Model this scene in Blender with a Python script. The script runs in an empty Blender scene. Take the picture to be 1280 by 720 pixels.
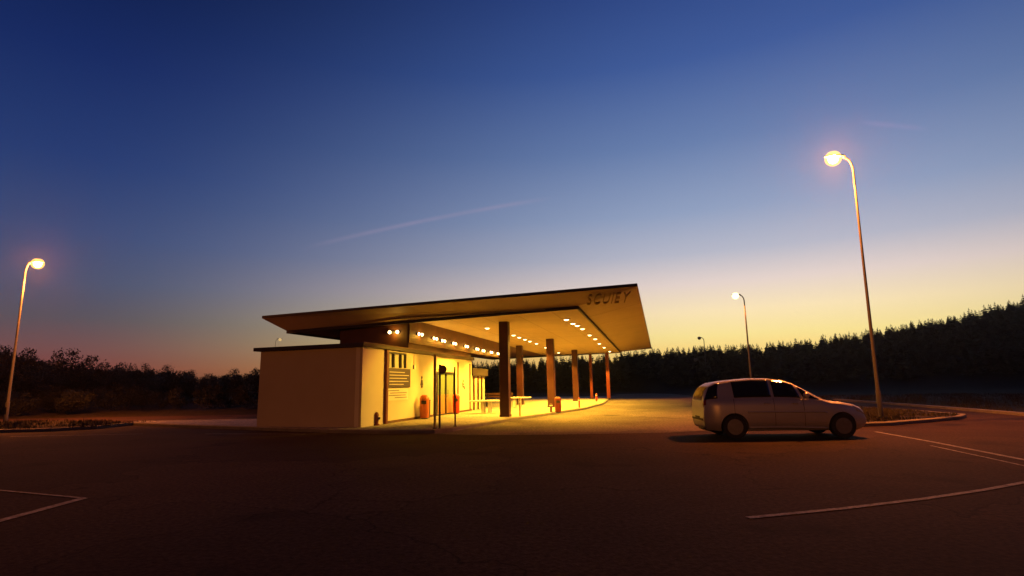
import bpy, bmesh, math, random
from mathutils import Vector, Matrix
random.seed(7)
R = math.radians
scene = bpy.context.scene
col = scene.collection

# ------------------------------------------------------------------ helpers
class MB:
    """collects geometry in world (or thing-local) coordinates for one mesh"""
    def __init__(s): s.v = []; s.f = []
    def add(s, vs, fs):
        n = len(s.v); s.v += [tuple(p) for p in vs]; s.f += [tuple(i + n for i in f) for f in fs]; return s
    def box(s, x0, x1, y0, y1, z0, z1):
        return s.add([(x0,y0,z0),(x1,y0,z0),(x1,y1,z0),(x0,y1,z0),(x0,y0,z1),(x1,y0,z1),(x1,y1,z1),(x0,y1,z1)],
                     [(0,3,2,1),(4,5,6,7),(0,1,5,4),(1,2,6,5),(2,3,7,6),(3,0,4,7)])
    def prism(s, pts, z0, z1):
        n = len(pts); g = lambda z, i: z[i] if isinstance(z, (list, tuple)) else z
        vs = [(p[0],p[1],g(z0,i)) for i,p in enumerate(pts)] + [(p[0],p[1],g(z1,i)) for i,p in enumerate(pts)]
        return s.add(vs, [tuple(range(n))[::-1], tuple(range(n,2*n))] + [(i,(i+1)%n,n+(i+1)%n,n+i) for i in range(n)])
    def tube(s, pts, rad, seg=12, caps=True):
        pts = [Vector(p) for p in pts]; n = len(pts)
        rad = rad if isinstance(rad, (list, tuple)) else [rad]*n
        vs = []; ref = None
        for i, p in enumerate(pts):
            d = (pts[min(i+1,n-1)] - pts[max(i-1,0)]).normalized()
            if ref is None: ref = Vector((1,0,0)) if abs(d.x) < .9 else Vector((0,1,0))
            a = (ref - d*ref.dot(d)).normalized(); b = d.cross(a); ref = a
            for k in range(seg):
                t = 2*math.pi*k/seg; vs.append(p + (a*math.cos(t) + b*math.sin(t))*rad[i])
        fs = [(i*seg+k, i*seg+(k+1)%seg, (i+1)*seg+(k+1)%seg, (i+1)*seg+k) for i in range(n-1) for k in range(seg)]
        if caps: fs += [tuple(range(seg))[::-1], tuple(range((n-1)*seg, n*seg))]
        return s.add(vs, fs)
    def lathe(s, prof, seg=20, c=(0,0,0), axis='z'):
        vs = []
        for r, h in prof:
            for k in range(seg):
                t = 2*math.pi*k/seg; a, b = r*math.cos(t), r*math.sin(t)
                vs.append((c[0]+a,c[1]+b,c[2]+h) if axis == 'z' else (c[0]+a,c[1]+h,c[2]+b))
        n = len(prof)
        fs = [(i*seg+k, i*seg+(k+1)%seg, (i+1)*seg+(k+1)%seg, (i+1)*seg+k) for i in range(n-1) for k in range(seg)]
        fs += [tuple(range(seg))[::-1], tuple(range((n-1)*seg, n*seg))]
        return s.add(vs, fs)
    def quad(s, a, b, c, d): return s.add([a,b,c,d], [(0,1,2,3)])
    def build(s, name, mat, parent=None, smooth=False, bevel=0, fixn=True):
        me = bpy.data.meshes.new(name)
        off = Vector((0,0,0))
        if parent is not None and parent.get('_w'): off = abs_loc(parent)
        me.from_pydata([Vector(v) - off for v in s.v], [], s.f)
        if fixn:
            bm = bmesh.new(); bm.from_mesh(me); bmesh.ops.recalc_face_normals(bm, faces=bm.faces); bm.to_mesh(me); bm.free()
        me.materials.append(mat)
        if smooth:
            for p in me.polygons: p.use_smooth = True
        o = bpy.data.objects.new(name, me); col.objects.link(o)
        if parent is not None:
            o.parent = parent
            if parent.get('_w'): o['_w'] = 2
        if smooth and smooth != 'all':
            try:
                me.set_sharp_from_angle(angle=R(38))
            except Exception: pass
        if bevel:
            m = o.modifiers.new('bevel', 'BEVEL'); m.width = bevel; m.segments = 2; m.limit_method = 'ANGLE'
        return o

def abs_loc(o):
    v = Vector((0,0,0))
    while o is not None: v += o.location; o = o.parent
    return v

def tag(o, label=None, cat=None, group=None, kind=None):
    if label: o['label'] = label
    if cat: o['category'] = cat
    if group: o['group'] = group
    if kind: o['kind'] = kind
    return o

def thing(name, label, cat, loc=(0,0,0), rz=0, group=None, world=False):
    """Empty at the thing's base; world=True lets the parts be given in world coordinates (rz must be 0)"""
    o = bpy.data.objects.new(name, None); col.objects.link(o)
    o.location = loc; o.rotation_euler = (0,0,rz); o.empty_display_size = .3
    if world: o['_w'] = 1
    return tag(o, label, cat, group)

def struct(mb, name, mat, **k): return tag(mb.build(name, mat, **k), kind='structure')

def copy_tree(o, parent=None):
    c = o.copy(); col.objects.link(c); c.parent = parent
    for ch in [x for x in bpy.data.objects if x.parent == o]: copy_tree(ch, c)
    return c

# ------------------------------------------------------------------ materials
def mat(name, color, rough=.6, metal=0, var=.15, scale=3.0, bump=0, bscale=40, spec=.5, color2=None, fine=None, coat=0):
    m = bpy.data.materials.new(name); m.use_nodes = True
    nt = m.node_tree; n = nt.nodes; b = n['Principled BSDF']
    b.inputs['Roughness'].default_value = rough; b.inputs['Metallic'].default_value = metal
    b.inputs['Specular IOR Level'].default_value = spec
    b.inputs['Coat Weight'].default_value = coat
    tc = n.new('ShaderNodeTexCoord'); no = n.new('ShaderNodeTexNoise')
    no.inputs['Scale'].default_value = scale; no.inputs['Detail'].default_value = 8; no.inputs['Roughness'].default_value = .65
    nt.links.new(tc.outputs['Object'], no.inputs['Vector'])
    cr = n.new('ShaderNodeValToRGB')
    c2 = color2 or tuple(c*(1-var*2) for c in color)
    cr.color_ramp.elements[0].position = .3; cr.color_ramp.elements[0].color = (*c2, 1)
    cr.color_ramp.elements[1].position = .7; cr.color_ramp.elements[1].color = (*color, 1)
    nt.links.new(no.outputs['Fac'], cr.inputs['Fac'])
    out = cr.outputs['Color']
    if fine:
        n2 = n.new('ShaderNodeTexNoise'); n2.inputs['Scale'].default_value = fine; n2.inputs['Detail'].default_value = 4
        nt.links.new(tc.outputs['Object'], n2.inputs['Vector'])
        mr = n.new('ShaderNodeMapRange'); mr.inputs[1].default_value = .3; mr.inputs[2].default_value = .7
        mr.inputs[3].default_value = .45; mr.inputs[4].default_value = 1.5
        nt.links.new(n2.outputs['Fac'], mr.inputs[0])
        mx = n.new('ShaderNodeMix'); mx.data_type = 'RGBA'; mx.blend_type = 'MULTIPLY'; mx.inputs['Factor'].default_value = 1
        nt.links.new(out, mx.inputs['A']); nt.links.new(mr.outputs[0], mx.inputs['B']); out = mx.outputs['Result']
    nt.links.new(out, b.inputs['Base Color'])
    if bump:
        nb = n.new('ShaderNodeTexNoise'); nb.inputs['Scale'].default_value = bscale; nb.inputs['Detail'].default_value = 6
        nt.links.new(tc.outputs['Object'], nb.inputs['Vector'])
        bp = n.new('ShaderNodeBump'); bp.inputs['Strength'].default_value = bump; bp.inputs['Distance'].default_value = .02
        nt.links.new(nb.outputs['Fac'], bp.inputs['Height']); nt.links.new(bp.outputs['Normal'], b.inputs['Normal'])
    return m

def emit(name, color, s):
    m = bpy.data.materials.new(name); m.use_nodes = True; n = m.node_tree.nodes
    b = n['Principled BSDF']; b.inputs['Base Color'].default_value = (*[min(1,c) for c in color],1)
    b.inputs['Emission Color'].default_value = (*color,1); b.inputs['Emission Strength'].default_value = s
    return m

M = dict(
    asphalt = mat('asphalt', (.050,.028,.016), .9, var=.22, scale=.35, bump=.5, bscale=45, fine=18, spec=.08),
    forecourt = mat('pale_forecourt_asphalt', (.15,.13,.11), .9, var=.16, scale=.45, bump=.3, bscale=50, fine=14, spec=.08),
    soil = mat('dark_grass_ground', (.028,.022,.013), .95, spec=.05, scale=.5, bump=.5, bscale=8, fine=6),
    paving = mat('pavement_concrete', (.34,.31,.27), .8, var=.18, scale=1.2, bump=.2, bscale=30, fine=10),
    kerb = mat('kerb_concrete', (.20,.18,.15), .8, var=.2, scale=2.5, bump=.2),
    paint = mat('worn_white_paint', (.30,.28,.25), .7, scale=7, color2=(.07,.06,.05), fine=25, spec=.1),
    render = mat('cream_wall_render', (.60,.54,.42), .75, var=.05, scale=1.5, bump=.08, bscale=60),
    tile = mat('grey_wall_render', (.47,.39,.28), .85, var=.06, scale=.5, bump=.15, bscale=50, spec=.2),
    darkroof = mat('dark_brown_fascia', (.045,.030,.026), .6, scale=4),
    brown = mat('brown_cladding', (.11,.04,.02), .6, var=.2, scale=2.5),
    soffit = mat('pale_soffit_panel', (.50,.37,.22), .65, var=.06, scale=.8),
    fascia = mat('canopy_fascia_panel', (.50,.36,.20), .6, var=.08, scale=1.2),
    redcol = mat('dark_red_column_paint', (.055,.010,.009), .45, scale=3),
    orange = mat('orange_plastic', (.55,.13,.02), .45, scale=5, var=.1),
    red = mat('red_plastic', (.45,.04,.015), .45, scale=5, var=.1),
    darkred = mat('dark_red_metal', (.16,.02,.012), .5, scale=5),
    dark = mat('dark_metal', (.03,.028,.03), .45, scale=6),
    purple = mat('dark_blue_metal', (.03,.028,.055), .45, scale=6),
    galv = mat('galvanised_steel', (.11,.11,.11), .6, metal=.2, scale=8, var=.1),
    white = mat('white_paint', (.75,.73,.68), .55, scale=4, var=.06),
    yellow = mat('yellow_paint', (.55,.42,.12), .5, scale=5),
    silver = mat('silver_car_paint', (.44,.44,.45), .42, metal=.5, scale=2, var=.03, coat=.0),
    tyre = mat('tyre_rubber', (.018,.018,.018), .85, scale=20),
    rim = mat('alloy_rim', (.22,.22,.23), .45, metal=.7, scale=9),
    trim = mat('black_plastic_trim', (.02,.02,.02), .6, scale=9),
    leaf = mat('dark_leaf', (.007,.008,.005), .8, scale=1.2, var=.3),
    needle = mat('dark_needle', (.012,.015,.009), .85, scale=1.2, var=.3),
    bark = mat('bark', (.06,.045,.035), .9, scale=5, bump=.4),
    grass = mat('dry_grass', (.035,.03,.014), .9, scale=3, var=.3),
    ink = mat('dark_print', (.05,.04,.05), .6, scale=7),
    board = mat('dark_notice_board', (.075,.055,.065), .5, scale=5),
    paper = mat('pale_poster_paper', (.70,.68,.58), .6, scale=3, var=.04),
    tan = mat('tan_door_panel', (.42,.19,.07), .6, scale=3, var=.08),
    letter = mat('sign_letter_brown', (.36,.23,.11), .5, scale=6),
    winpale = mat('frosted_window', (.70,.72,.60), .35, scale=2, var=.05),
    doorglass = mat('greenish_frosted_glass', (.22,.30,.16), .25, scale=2, var=.1),
)
def glassmat(name, c, rough=.08):
    m = bpy.data.materials.new(name); m.use_nodes = True; b = m.node_tree.nodes['Principled BSDF']
    b.inputs['Base Color'].default_value = (*c,1); b.inputs['Roughness'].default_value = rough; b.inputs['Specular IOR Level'].default_value = .5
    return m
M['carglass'] = glassmat('tinted_car_glass', (.008,.008,.010))
M['tail'] = glassmat('tail_lamp_red', (.16,.008,.006), .2)
M['headlens'] = glassmat('headlamp_lens', (.30,.30,.32), .1)
SOD = (1.0,.23,.03)
CAN = (1.0,.49,.035)
def glow_glass(name, c, st, tr):
    m = bpy.data.materials.new(name); m.use_nodes = True; nt = m.node_tree; nt.nodes.clear()
    o = nt.nodes.new('ShaderNodeOutputMaterial'); e = nt.nodes.new('ShaderNodeEmission'); t = nt.nodes.new('ShaderNodeBsdfTransparent'); x = nt.nodes.new('ShaderNodeMixShader')
    e.inputs[0].default_value = (*c,1); e.inputs[1].default_value = st; x.inputs[0].default_value = tr
    nt.links.new(t.outputs[0], x.inputs[1]); nt.links.new(e.outputs[0], x.inputs[2]); nt.links.new(x.outputs[0], o.inputs[0]); return m
M['lampon'] = glow_glass('sodium_lamp_bowl', (1.0,.60,.12), 2.6, .35)
M['bulbon'] = glow_glass('sodium_lamp_bulb', (1.0,.80,.45), 20, .7)
M['lampdim'] = emit('dim_lamp_lens', (1.0,.66,.25), .7)
M['lampfar'] = emit('far_sodium_lamp_lens', (1.0,.70,.28), 4)
M['lampoff'] = mat('unlit_lamp_lens', (.3,.3,.28), .3)
M['disc'] = emit('ceiling_lamp_glass', (1.0,.66,.28), 14)
M['bulk'] = emit('bulkhead_lamp_glass', (1.0,.66,.28), 9)

# brushed joints on the canopy soffit: add panel lines
def panel_lines(m, sx, sy, w=.012):
    nt = m.node_tree; n = nt.nodes; b = n['Principled BSDF']
    src = b.inputs['Base Color'].links[0].from_socket
    tc = n.new('ShaderNodeTexCoord'); mp = n.new('ShaderNodeMapping'); mp.inputs['Rotation'].default_value = (0,0,R(13.6))
    nt.links.new(tc.outputs['Object'], mp.inputs['Vector'])
    br = n.new('ShaderNodeTexBrick'); br.offset = 0; br.inputs['Scale'].default_value = 1
    br.inputs['Brick Width'].default_value = sx; br.inputs['Row Height'].default_value = sy; br.inputs['Mortar Size'].default_value = w
    br.inputs['Color1'].default_value = (1,1,1,1); br.inputs['Color2'].default_value = (.9,.9,.9,1); br.inputs['Mortar'].default_value = (.35,.35,.35,1)
    nt.links.new(mp.outputs['Vector'], br.inputs['Vector'])
    mx = n.new('ShaderNodeMix'); mx.data_type = 'RGBA'; mx.blend_type = 'MULTIPLY'; mx.inputs['Factor'].default_value = 1
    nt.links.new(src, mx.inputs['A']); nt.links.new(br.outputs['Color'], mx.inputs['B'])
    nt.links.new(mx.outputs['Result'], b.inputs['Base Color'])
def cracks(m, sc=.22, dark=.3):
    nt = m.node_tree; n = nt.nodes; b = n['Principled BSDF']; L = nt.links
    src = b.inputs['Base Color'].links[0].from_socket
    tc = n.new('ShaderNodeTexCoord'); nz = n.new('ShaderNodeTexNoise'); nz.inputs['Scale'].default_value = .9; nz.inputs['Detail'].default_value = 5; L.new(tc.outputs['Object'], nz.inputs['Vector'])
    mxv = n.new('ShaderNodeMix'); mxv.data_type = 'RGBA'; mxv.blend_type = 'LINEAR_LIGHT'; mxv.inputs['Factor'].default_value = .9
    L.new(tc.outputs['Object'], mxv.inputs['A']); L.new(nz.outputs['Color'], mxv.inputs['B'])
    vo = n.new('ShaderNodeTexVoronoi'); vo.feature = 'DISTANCE_TO_EDGE'; vo.inputs['Scale'].default_value = sc; L.new(mxv.outputs['Result'], vo.inputs['Vector'])
    mr = n.new('ShaderNodeMapRange'); mr.inputs[1].default_value = 0; mr.inputs[2].default_value = .006; mr.inputs[3].default_value = dark; mr.inputs[4].default_value = 1; L.new(vo.outputs['Distance'], mr.inputs[0])
    vc = n.new('ShaderNodeTexVoronoi'); vc.inputs['Scale'].default_value = sc; L.new(mxv.outputs['Result'], vc.inputs['Vector'])
    sx = n.new('ShaderNodeSeparateColor'); L.new(vc.outputs['Color'], sx.inputs[0])
    m2 = n.new('ShaderNodeMapRange'); m2.inputs[3].default_value = .78; m2.inputs[4].default_value = 1.15; L.new(sx.outputs[0], m2.inputs[0])
    st = n.new('ShaderNodeTexNoise'); st.inputs['Scale'].default_value = .55; st.inputs['Detail'].default_value = 3; L.new(tc.outputs['Object'], st.inputs['Vector'])
    m3 = n.new('ShaderNodeMapRange'); m3.inputs[1].default_value = .60; m3.inputs[2].default_value = .70; m3.inputs[3].default_value = 1; m3.inputs[4].default_value = .5; L.new(st.outputs['Fac'], m3.inputs[0])
    a = n.new('ShaderNodeMath'); a.operation = 'MULTIPLY'; L.new(mr.outputs[0], a.inputs[0]); L.new(m2.outputs[0], a.inputs[1])
    c = n.new('ShaderNodeMath'); c.operation = 'MULTIPLY'; L.new(a.outputs[0], c.inputs[0]); L.new(m3.outputs[0], c.inputs[1])
    mx = n.new('ShaderNodeMix'); mx.data_type = 'RGBA'; mx.blend_type = 'MULTIPLY'; mx.inputs['Factor'].default_value = 1
    L.new(src, mx.inputs['A']); L.new(c.outputs[0], mx.inputs['B']); L.new(mx.outputs['Result'], b.inputs['Base Color'])
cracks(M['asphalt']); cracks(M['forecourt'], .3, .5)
panel_lines(M['soffit'], 1.5, 3.0)
panel_lines(M['paving'], .6, .6, .008)

# ------------------------------------------------------------------ camera
cam = bpy.data.cameras.new('Camera'); co = bpy.data.objects.new('Camera', cam); col.objects.link(co)
cam.sensor_width = 36; cam.lens = 19.6875; cam.clip_start = .1; cam.clip_end = 6000
p_, r_ = R(9.89), R(1.0)
Rt = Vector((1,0,0)); U = Vector((0,-math.sin(p_),math.cos(p_))); F = Vector((0,math.cos(p_),math.sin(p_)))
cr_ = Rt*math.cos(r_) - U*math.sin(r_); cu_ = Rt*math.sin(r_) + U*math.cos(r_)
mx = Matrix((cr_, cu_, -F)).transposed().to_4x4(); mx.translation = Vector((0,0,1.4))
co.matrix_world = mx
scene.camera = co

# ------------------------------------------------------------------ sky
def build_world():
    w = bpy.data.worlds.new('World'); scene.world = w; w.use_nodes = True
    nt = w.node_tree; n = nt.nodes; L = nt.links; n.clear()
    out = n.new('ShaderNodeOutputWorld'); bg = n.new('ShaderNodeBackground'); bg.inputs['Strength'].default_value = 1
    L.new(bg.outputs[0], out.inputs[0])
    tc = n.new('ShaderNodeTexCoord'); sp = n.new('ShaderNodeSeparateXYZ'); L.new(tc.outputs['Generated'], sp.inputs[0])
    asn = n.new('ShaderNodeMath'); asn.operation = 'ARCSINE'; L.new(sp.outputs['Z'], asn.inputs[0])
    el = n.new('ShaderNodeMapRange'); el.inputs[1].default_value = 0; el.inputs[2].default_value = R(50); L.new(asn.outputs[0], el.inputs[0])
    def lin(c):
        return [(x/255/12.92 if x/255 <= .04045 else ((x/255+.055)/1.055)**2.4) for x in c]
    def ramp(stops):
        r = n.new('ShaderNodeValToRGB'); e = r.color_ramp.elements
        while len(e) > 1: e.remove(e[0])
        r.color_ramp.interpolation = 'EASE' if False else 'LINEAR'
        for i, (deg, c) in enumerate(stops):
            x = e[0] if i == 0 else e.new(deg/50)
            x.position = deg/50; x.color = (*lin(c), 1)
        L.new(el.outputs[0], r.inputs[0]); return r
    sun = ramp([(0,(240,165,70)),(2.2,(253,206,112)),(4.4,(254,230,150)),(6.8,(254,231,184)),(9.5,(232,214,206)),(12.5,(184,186,202)),(16.5,(146,162,194)),(23,(104,128,174)),(30.5,(64,92,154)),(38,(44,68,130)),(44,(24,40,84)),(50,(10,16,38))])
    side = ramp([(0,(80,36,30)),(1.8,(128,66,60)),(3.6,(116,78,78)),(6,(88,82,92)),(9,(70,82,112)),(13,(58,76,120)),(19,(38,60,114)),(27,(24,43,98)),(35,(14,29,74)),(43,(9,18,50)),(50,(6,10,28))])
    back = ramp([(0,(14,10,14)),(5,(24,20,28)),(12,(18,20,36)),(30,(10,16,40)),(50,(6,10,32))])
    # azimuth term
    az = R(25)
    nrm = n.new('ShaderNodeCombineXYZ'); L.new(sp.outputs['X'], nrm.inputs[0]); L.new(sp.outputs['Y'], nrm.inputs[1])
    vn = n.new('ShaderNodeVectorMath'); vn.operation = 'NORMALIZE'; L.new(nrm.outputs[0], vn.inputs[0])
    dt = n.new('ShaderNodeVectorMath'); dt.operation = 'DOT_PRODUCT'; L.new(vn.outputs[0], dt.inputs[0]); dt.inputs[1].default_value = (math.sin(az), math.cos(az), 0)
    ac = n.new('ShaderNodeMath'); ac.operation = 'ARCCOSINE'; L.new(dt.outputs['Value'], ac.inputs[0])
    f1 = n.new('ShaderNodeMapRange'); f1.interpolation_type = 'SMOOTHSTEP'; f1.inputs[1].default_value = R(2); f1.inputs[2].default_value = R(66); L.new(ac.outputs[0], f1.inputs[0])
    f2 = n.new('ShaderNodeMapRange'); f2.interpolation_type = 'SMOOTHSTEP'; f2.inputs[1].default_value = R(62); f2.inputs[2].default_value = R(130); L.new(ac.outputs[0], f2.inputs[0])
    def mix(a, b, f):
        m = n.new('ShaderNodeMix'); m.data_type = 'RGBA'; L.new(f, m.inputs['Factor']); L.new(a, m.inputs['A']); L.new(b, m.inputs['B']); return m.outputs['Result']
    c = mix(sun.outputs[0], side.outputs[0], f1.outputs[0]); c = mix(c, back.outputs[0], f2.outputs[0])
    # condensation trails: thin streaks along great circles of the sky
    def streak(d0, d1, width, colr, strength):
        nonlocal c
        d0 = Vector(d0).normalized(); d1 = Vector(d1).normalized(); nn = d0.cross(d1).normalized(); mid = (d0+d1).normalized()
        half = math.acos(d0.dot(mid))
        nz = n.new('ShaderNodeTexNoise'); nz.inputs['Scale'].default_value = 9; nz.inputs['Detail'].default_value = 3; L.new(tc.outputs['Generated'], nz.inputs['Vector'])
        a = n.new('ShaderNodeVectorMath'); a.operation = 'DOT_PRODUCT'; a.inputs[1].default_value = nn; L.new(tc.outputs['Generated'], a.inputs[0])
        # gentle bend
        b = n.new('ShaderNodeVectorMath'); b.operation = 'DOT_PRODUCT'; b.inputs[1].default_value = mid; L.new(tc.outputs['Generated'], b.inputs[0])
        aa = n.new('ShaderNodeMath'); aa.operation = 'MULTIPLY_ADD'; L.new(b.outputs['Value'], aa.inputs[0]); aa.inputs[1].default_value = .22; aa.inputs[2].default_value = -.22*math.cos(half*.55)
        ad = n.new('ShaderNodeMath'); ad.operation = 'ADD'; L.new(a.outputs['Value'], ad.inputs[0]); L.new(aa.outputs[0], ad.inputs[1])
        ab = n.new('ShaderNodeMath'); ab.operation = 'ABSOLUTE'; L.new(ad.outputs[0], ab.inputs[0])
        m1 = n.new('ShaderNodeMapRange'); m1.interpolation_type = 'SMOOTHSTEP'; m1.inputs[1].default_value = 0; m1.inputs[2].default_value = width; m1.inputs[3].default_value = 1; m1.inputs[4].default_value = 0; L.new(ab.outputs[0], m1.inputs[0])
        m2 = n.new('ShaderNodeMapRange'); m2.interpolation_type = 'SMOOTHSTEP'; m2.inputs[1].default_value = math.cos(half); m2.inputs[2].default_value = math.cos(half*.35); L.new(b.outputs['Value'], m2.inputs[0])
        mu = n.new('ShaderNodeMath'); mu.operation = 'MULTIPLY'; L.new(m1.outputs[0], mu.inputs[0]); L.new(m2.outputs[0], mu.inputs[1])
        mv = n.new('ShaderNodeMath'); mv.operation = 'MULTIPLY'; L.new(mu.outputs[0], mv.inputs[0]); L.new(nz.outputs['Fac'], mv.inputs[1])
        mw = n.new('ShaderNodeMath'); mw.operation = 'MULTIPLY'; L.new(mv.outputs[0], mw.inputs[0]); mw.inputs[1].default_value = strength
        m = n.new('ShaderNodeMix'); m.data_type = 'RGBA'; L.new(mw.outputs[0], m.inputs['Factor']); L.new(c, m.inputs['A']); m.inputs['B'].default_value = (*lin(colr), 1); c = m.outputs['Result']
    def dirpx(x, y):
        return cr_*((x-640)/700) + cu_*((360-y)/700) + F
    streak(dirpx(372,309), dirpx(700,243), .006, (180,155,180), .42)
    streak(dirpx(1070,152), dirpx(1165,162), .006, (165,150,190), .5)
    L.new(c, bg.inputs[0])
    # bottom half of the sphere: dark
build_world()

# ------------------------------------------------------------------ ground, hills
g = MB(); g.quad((-900,-300,-.004),(900,-300,-.004),(900,1500,-.004),(-900,1500,-.004)); struct(g, 'ground', M['soil'])
lot = [(-60,-40),(60,-40),(60,60),(40,72),(30,110),(20,110),(8,70),(-10,62),(-30,32.5),(-60,31.5)]
g = MB(); g.add([(x,y,0) for x,y in lot], [tuple(range(len(lot)))]); struct(g, 'parking_lot', M['asphalt'])

def interp(tab, x):
    if x <= tab[0][0]: return tab[0][1]
    for (a, b), (c, d) in zip(tab, tab[1:]):
        if x <= c: return b + (d-b)*(x-a)/(c-a)
    return tab[-1][1]
# tree-top heights of the wood along the ridge at y=110
RIDGE = [(-80,4.5),(-30,5.0),(-6.5,5.35),(1.3,5.68),(9.1,6.16),(18.5,6.6),(27,7.0),(35.7,7.2),(46.7,7.6),(56.2,8.6),(65.7,9.8),(75.4,11.5),(85,12.8),(90,14.3),(101.4,16.4),(140,21),(200,26)]
def ridge_h(x): return max(0, interp(RIDGE, x) - 2.6 - max(0, x-50)*.012)
def hill_h(x, y):
    b = 66 if x > 20 else 92
    t = max(0, min(1, (y-b)/(110-b))); t = t*t*(3-2*t)
    return ridge_h(x)*t - max(0, y-112)*.05
g = MB(); NX, NY = 70, 26
xs = [-90 + 320*i/NX for i in range(NX+1)]; ys = [62 + 130*j/NY for j in range(NY+1)]
vs = [(x, y, hill_h(x,y) + (random.uniform(-.12,.12) if y > 68 else 0) - (.03 if y < 67 else 0)) for y in ys for x in xs]
fs = [(j*(NX+1)+i, j*(NX+1)+i+1, (j+1)*(NX+1)+i+1, (j+1)*(NX+1)+i) for j in range(NY) for i in range(NX)]
g.add(vs, fs); struct(g, 'hillside', M['soil'], smooth=True)
g = MB(); NX = 40
xs = [-120 + 112*i/NX for i in range(NX+1)]; ys = [33 + 60*j/14 for j in range(15)]
def bank(x,y): return min(1, max(0, (y-33)/10))*(.6 + max(0, (-35-x))*.012)
vs = [(x, y, bank(x,y)-.02) for y in ys for x in xs]
fs = [(j*(NX+1)+i, j*(NX+1)+i+1, (j+1)*(NX+1)+i+1, (j+1)*(NX+1)+i) for j in range(14) for i in range(NX)]
g.add(vs, fs); struct(g, 'grass_bank', M['soil'], smooth=True)

# ------------------------------------------------------------------ trees
def spruce_geo(h, rnd):
    t, c = MB(), MB()
    t.tube([(0,0,0),(rnd.uniform(-.05,.05),0,h*.5),(0,0,h*.98)], [h*.018, h*.011, .01], 6)
    lay = 17
    for k in range(lay):
        f = k/(lay-1); z = h*(.06 + .93*f); rad = h*.22*(1-f)**.85*rnd.uniform(.7,1.15) + .06
        nb = 9 if f < .7 else 6
        for j in range(nb):
            a = rnd.uniform(0, 2*math.pi); r = rad*rnd.uniform(.55,1.15); w = r*.30 + .05
            d = Vector((math.cos(a), math.sin(a), 0)); s = Vector((-d.y, d.x, 0))
            z0 = z + rnd.uniform(-.1,.1); dr = r*rnd.uniform(.25,.55)
            p0 = Vector((0,0,z0)); p1 = d*r*.55 + Vector((0,0,z0-dr*.4)); p2 = d*r + Vector((0,0,z0-dr))
            for tw in (-.5, .5):
                up = Vector((0,0,tw*w))
                c.add([p0, p1+s*w-up, p2, p1-s*w+up], [(0,1,2,3)])
            c.add([p1, p2+s*w*.5, p2 + d*.08*r - Vector((0,0,.12*r)), p2-s*w*.5], [(0,1,2,3)])
    c.add([(-.05,0,h*.93),(.05,0,h*.93),(0,0,h*1.03)], [(0,1,2)])
    c.add([(0,-.05,h*.93),(0,.05,h*.93),(0,0,h*1.03)], [(0,1,2)])
    return t, c
def broad_geo(h, rnd, wide=1.0):
    t, c = MB(), MB()
    t.tube([(0,0,-.1),(rnd.uniform(-.1,.1),0,h*.3),(rnd.uniform(-.15,.15),.05,h*.7)], [h*.035,h*.026,h*.01], 7)
    cl = []
    for i in range(9):
        a = rnd.uniform(0,2*math.pi); r = h*.24*wide*rnd.uniform(.3,1.2); z = h*rnd.uniform(.38,.86)
        q = Vector((math.cos(a)*r, math.sin(a)*r, z)); cl.append((q, h*rnd.uniform(.10,.2)))
        t.tube([(0,0,h*rnd.uniform(.25,.5)), q*.6+Vector((0,0,h*.12)), q], [h*.014,h*.009,.012], 5)
    cl.append((Vector((0,0,h*.86)), h*.13))
    for q, r in cl:
        for i in range(150):
            d = Vector((rnd.gauss(0,1), rnd.gauss(0,1), rnd.gauss(0,.8))).normalized()*r*rnd.random()**.4*rnd.uniform(.8,1.2)
            p = q + d; s = h*rnd.uniform(.012,.026)
            u = Vector((rnd.gauss(0,1), rnd.gauss(0,1), rnd.gauss(0,1))).normalized(); v = u.orthogonal().normalized()
            c.add([p-u*s, p-v*s*.6, p+u*s, p+v*s*.6], [(0,1,2,3)])
    return t, c
rnd = random.Random(3)
spr = []
for i in range(5):
    t, c = spruce_geo(6, rnd)
    tm, cm = t.build('trunk', M['bark'], smooth='all'), c.build('crown', M['needle'], fixn=False)
    spr.append((tm.data, cm.data, t, c)); bpy.data.objects.remove(tm); bpy.data.objects.remove(cm)
brd = []
for i in range(4):
    t, c = broad_geo(5, rnd, [1,1.3,.8,1.1][i])
    tm, cm = t.build('trunk', M['bark'], smooth='all'), c.build('crown', M['leaf'], fixn=False)
    brd.append((tm.data, cm.data, t, c)); bpy.data.objects.remove(tm); bpy.data.objects.remove(cm)
def tree(name, lab, group, lib, k, x, y, z, s, rz):
    o = thing(name, lab, 'tree', (x,y,z), rz, group); o.scale = (s[0],s[0],s[1])
    for nm, me in (('trunk', lib[k][0]), ('crown', lib[k][1])):
        q = bpy.data.objects.new(nm, me); col.objects.link(q); q.parent = o
    return o
# spruces that break the skyline of the right-hand ridge
special = {101.0:(2.6,'tallest dark spruce standing at the right end of the ridge skyline'),
           96.0:(1.7,'broad dark spruce just left of the tallest one at the right end of the ridge'),
           66.0:(2.0,'lone taller spruce rising above the ridge left of the tall street lamp pole'),
           71.2:(1.3,'small pointed spruce on the ridge directly left of the tall street lamp pole'),
           61.5:(2.2,'bare thin spruce with a needle-like top left of the lone taller spruce on the ridge'),
           90.0:(1.4,'rounded clump-topped spruce where the ridge skyline steps up on the right')}
GR = 'spruces along the ridge skyline behind the car park'
for x, (ex, lab) in special.items():
    h = 3.4 + ex; zt = interp(RIDGE, x) + ex*.42; y = 110 + random.uniform(-1,1)
    wd = .6 if 'bare' in lab else 1.5
    tree('spruce_tree', lab, GR, spr, random.randrange(5), x, y, zt-h, (h/6*wd, h/6), random.uniform(0,6))
x = -4.0
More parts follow.
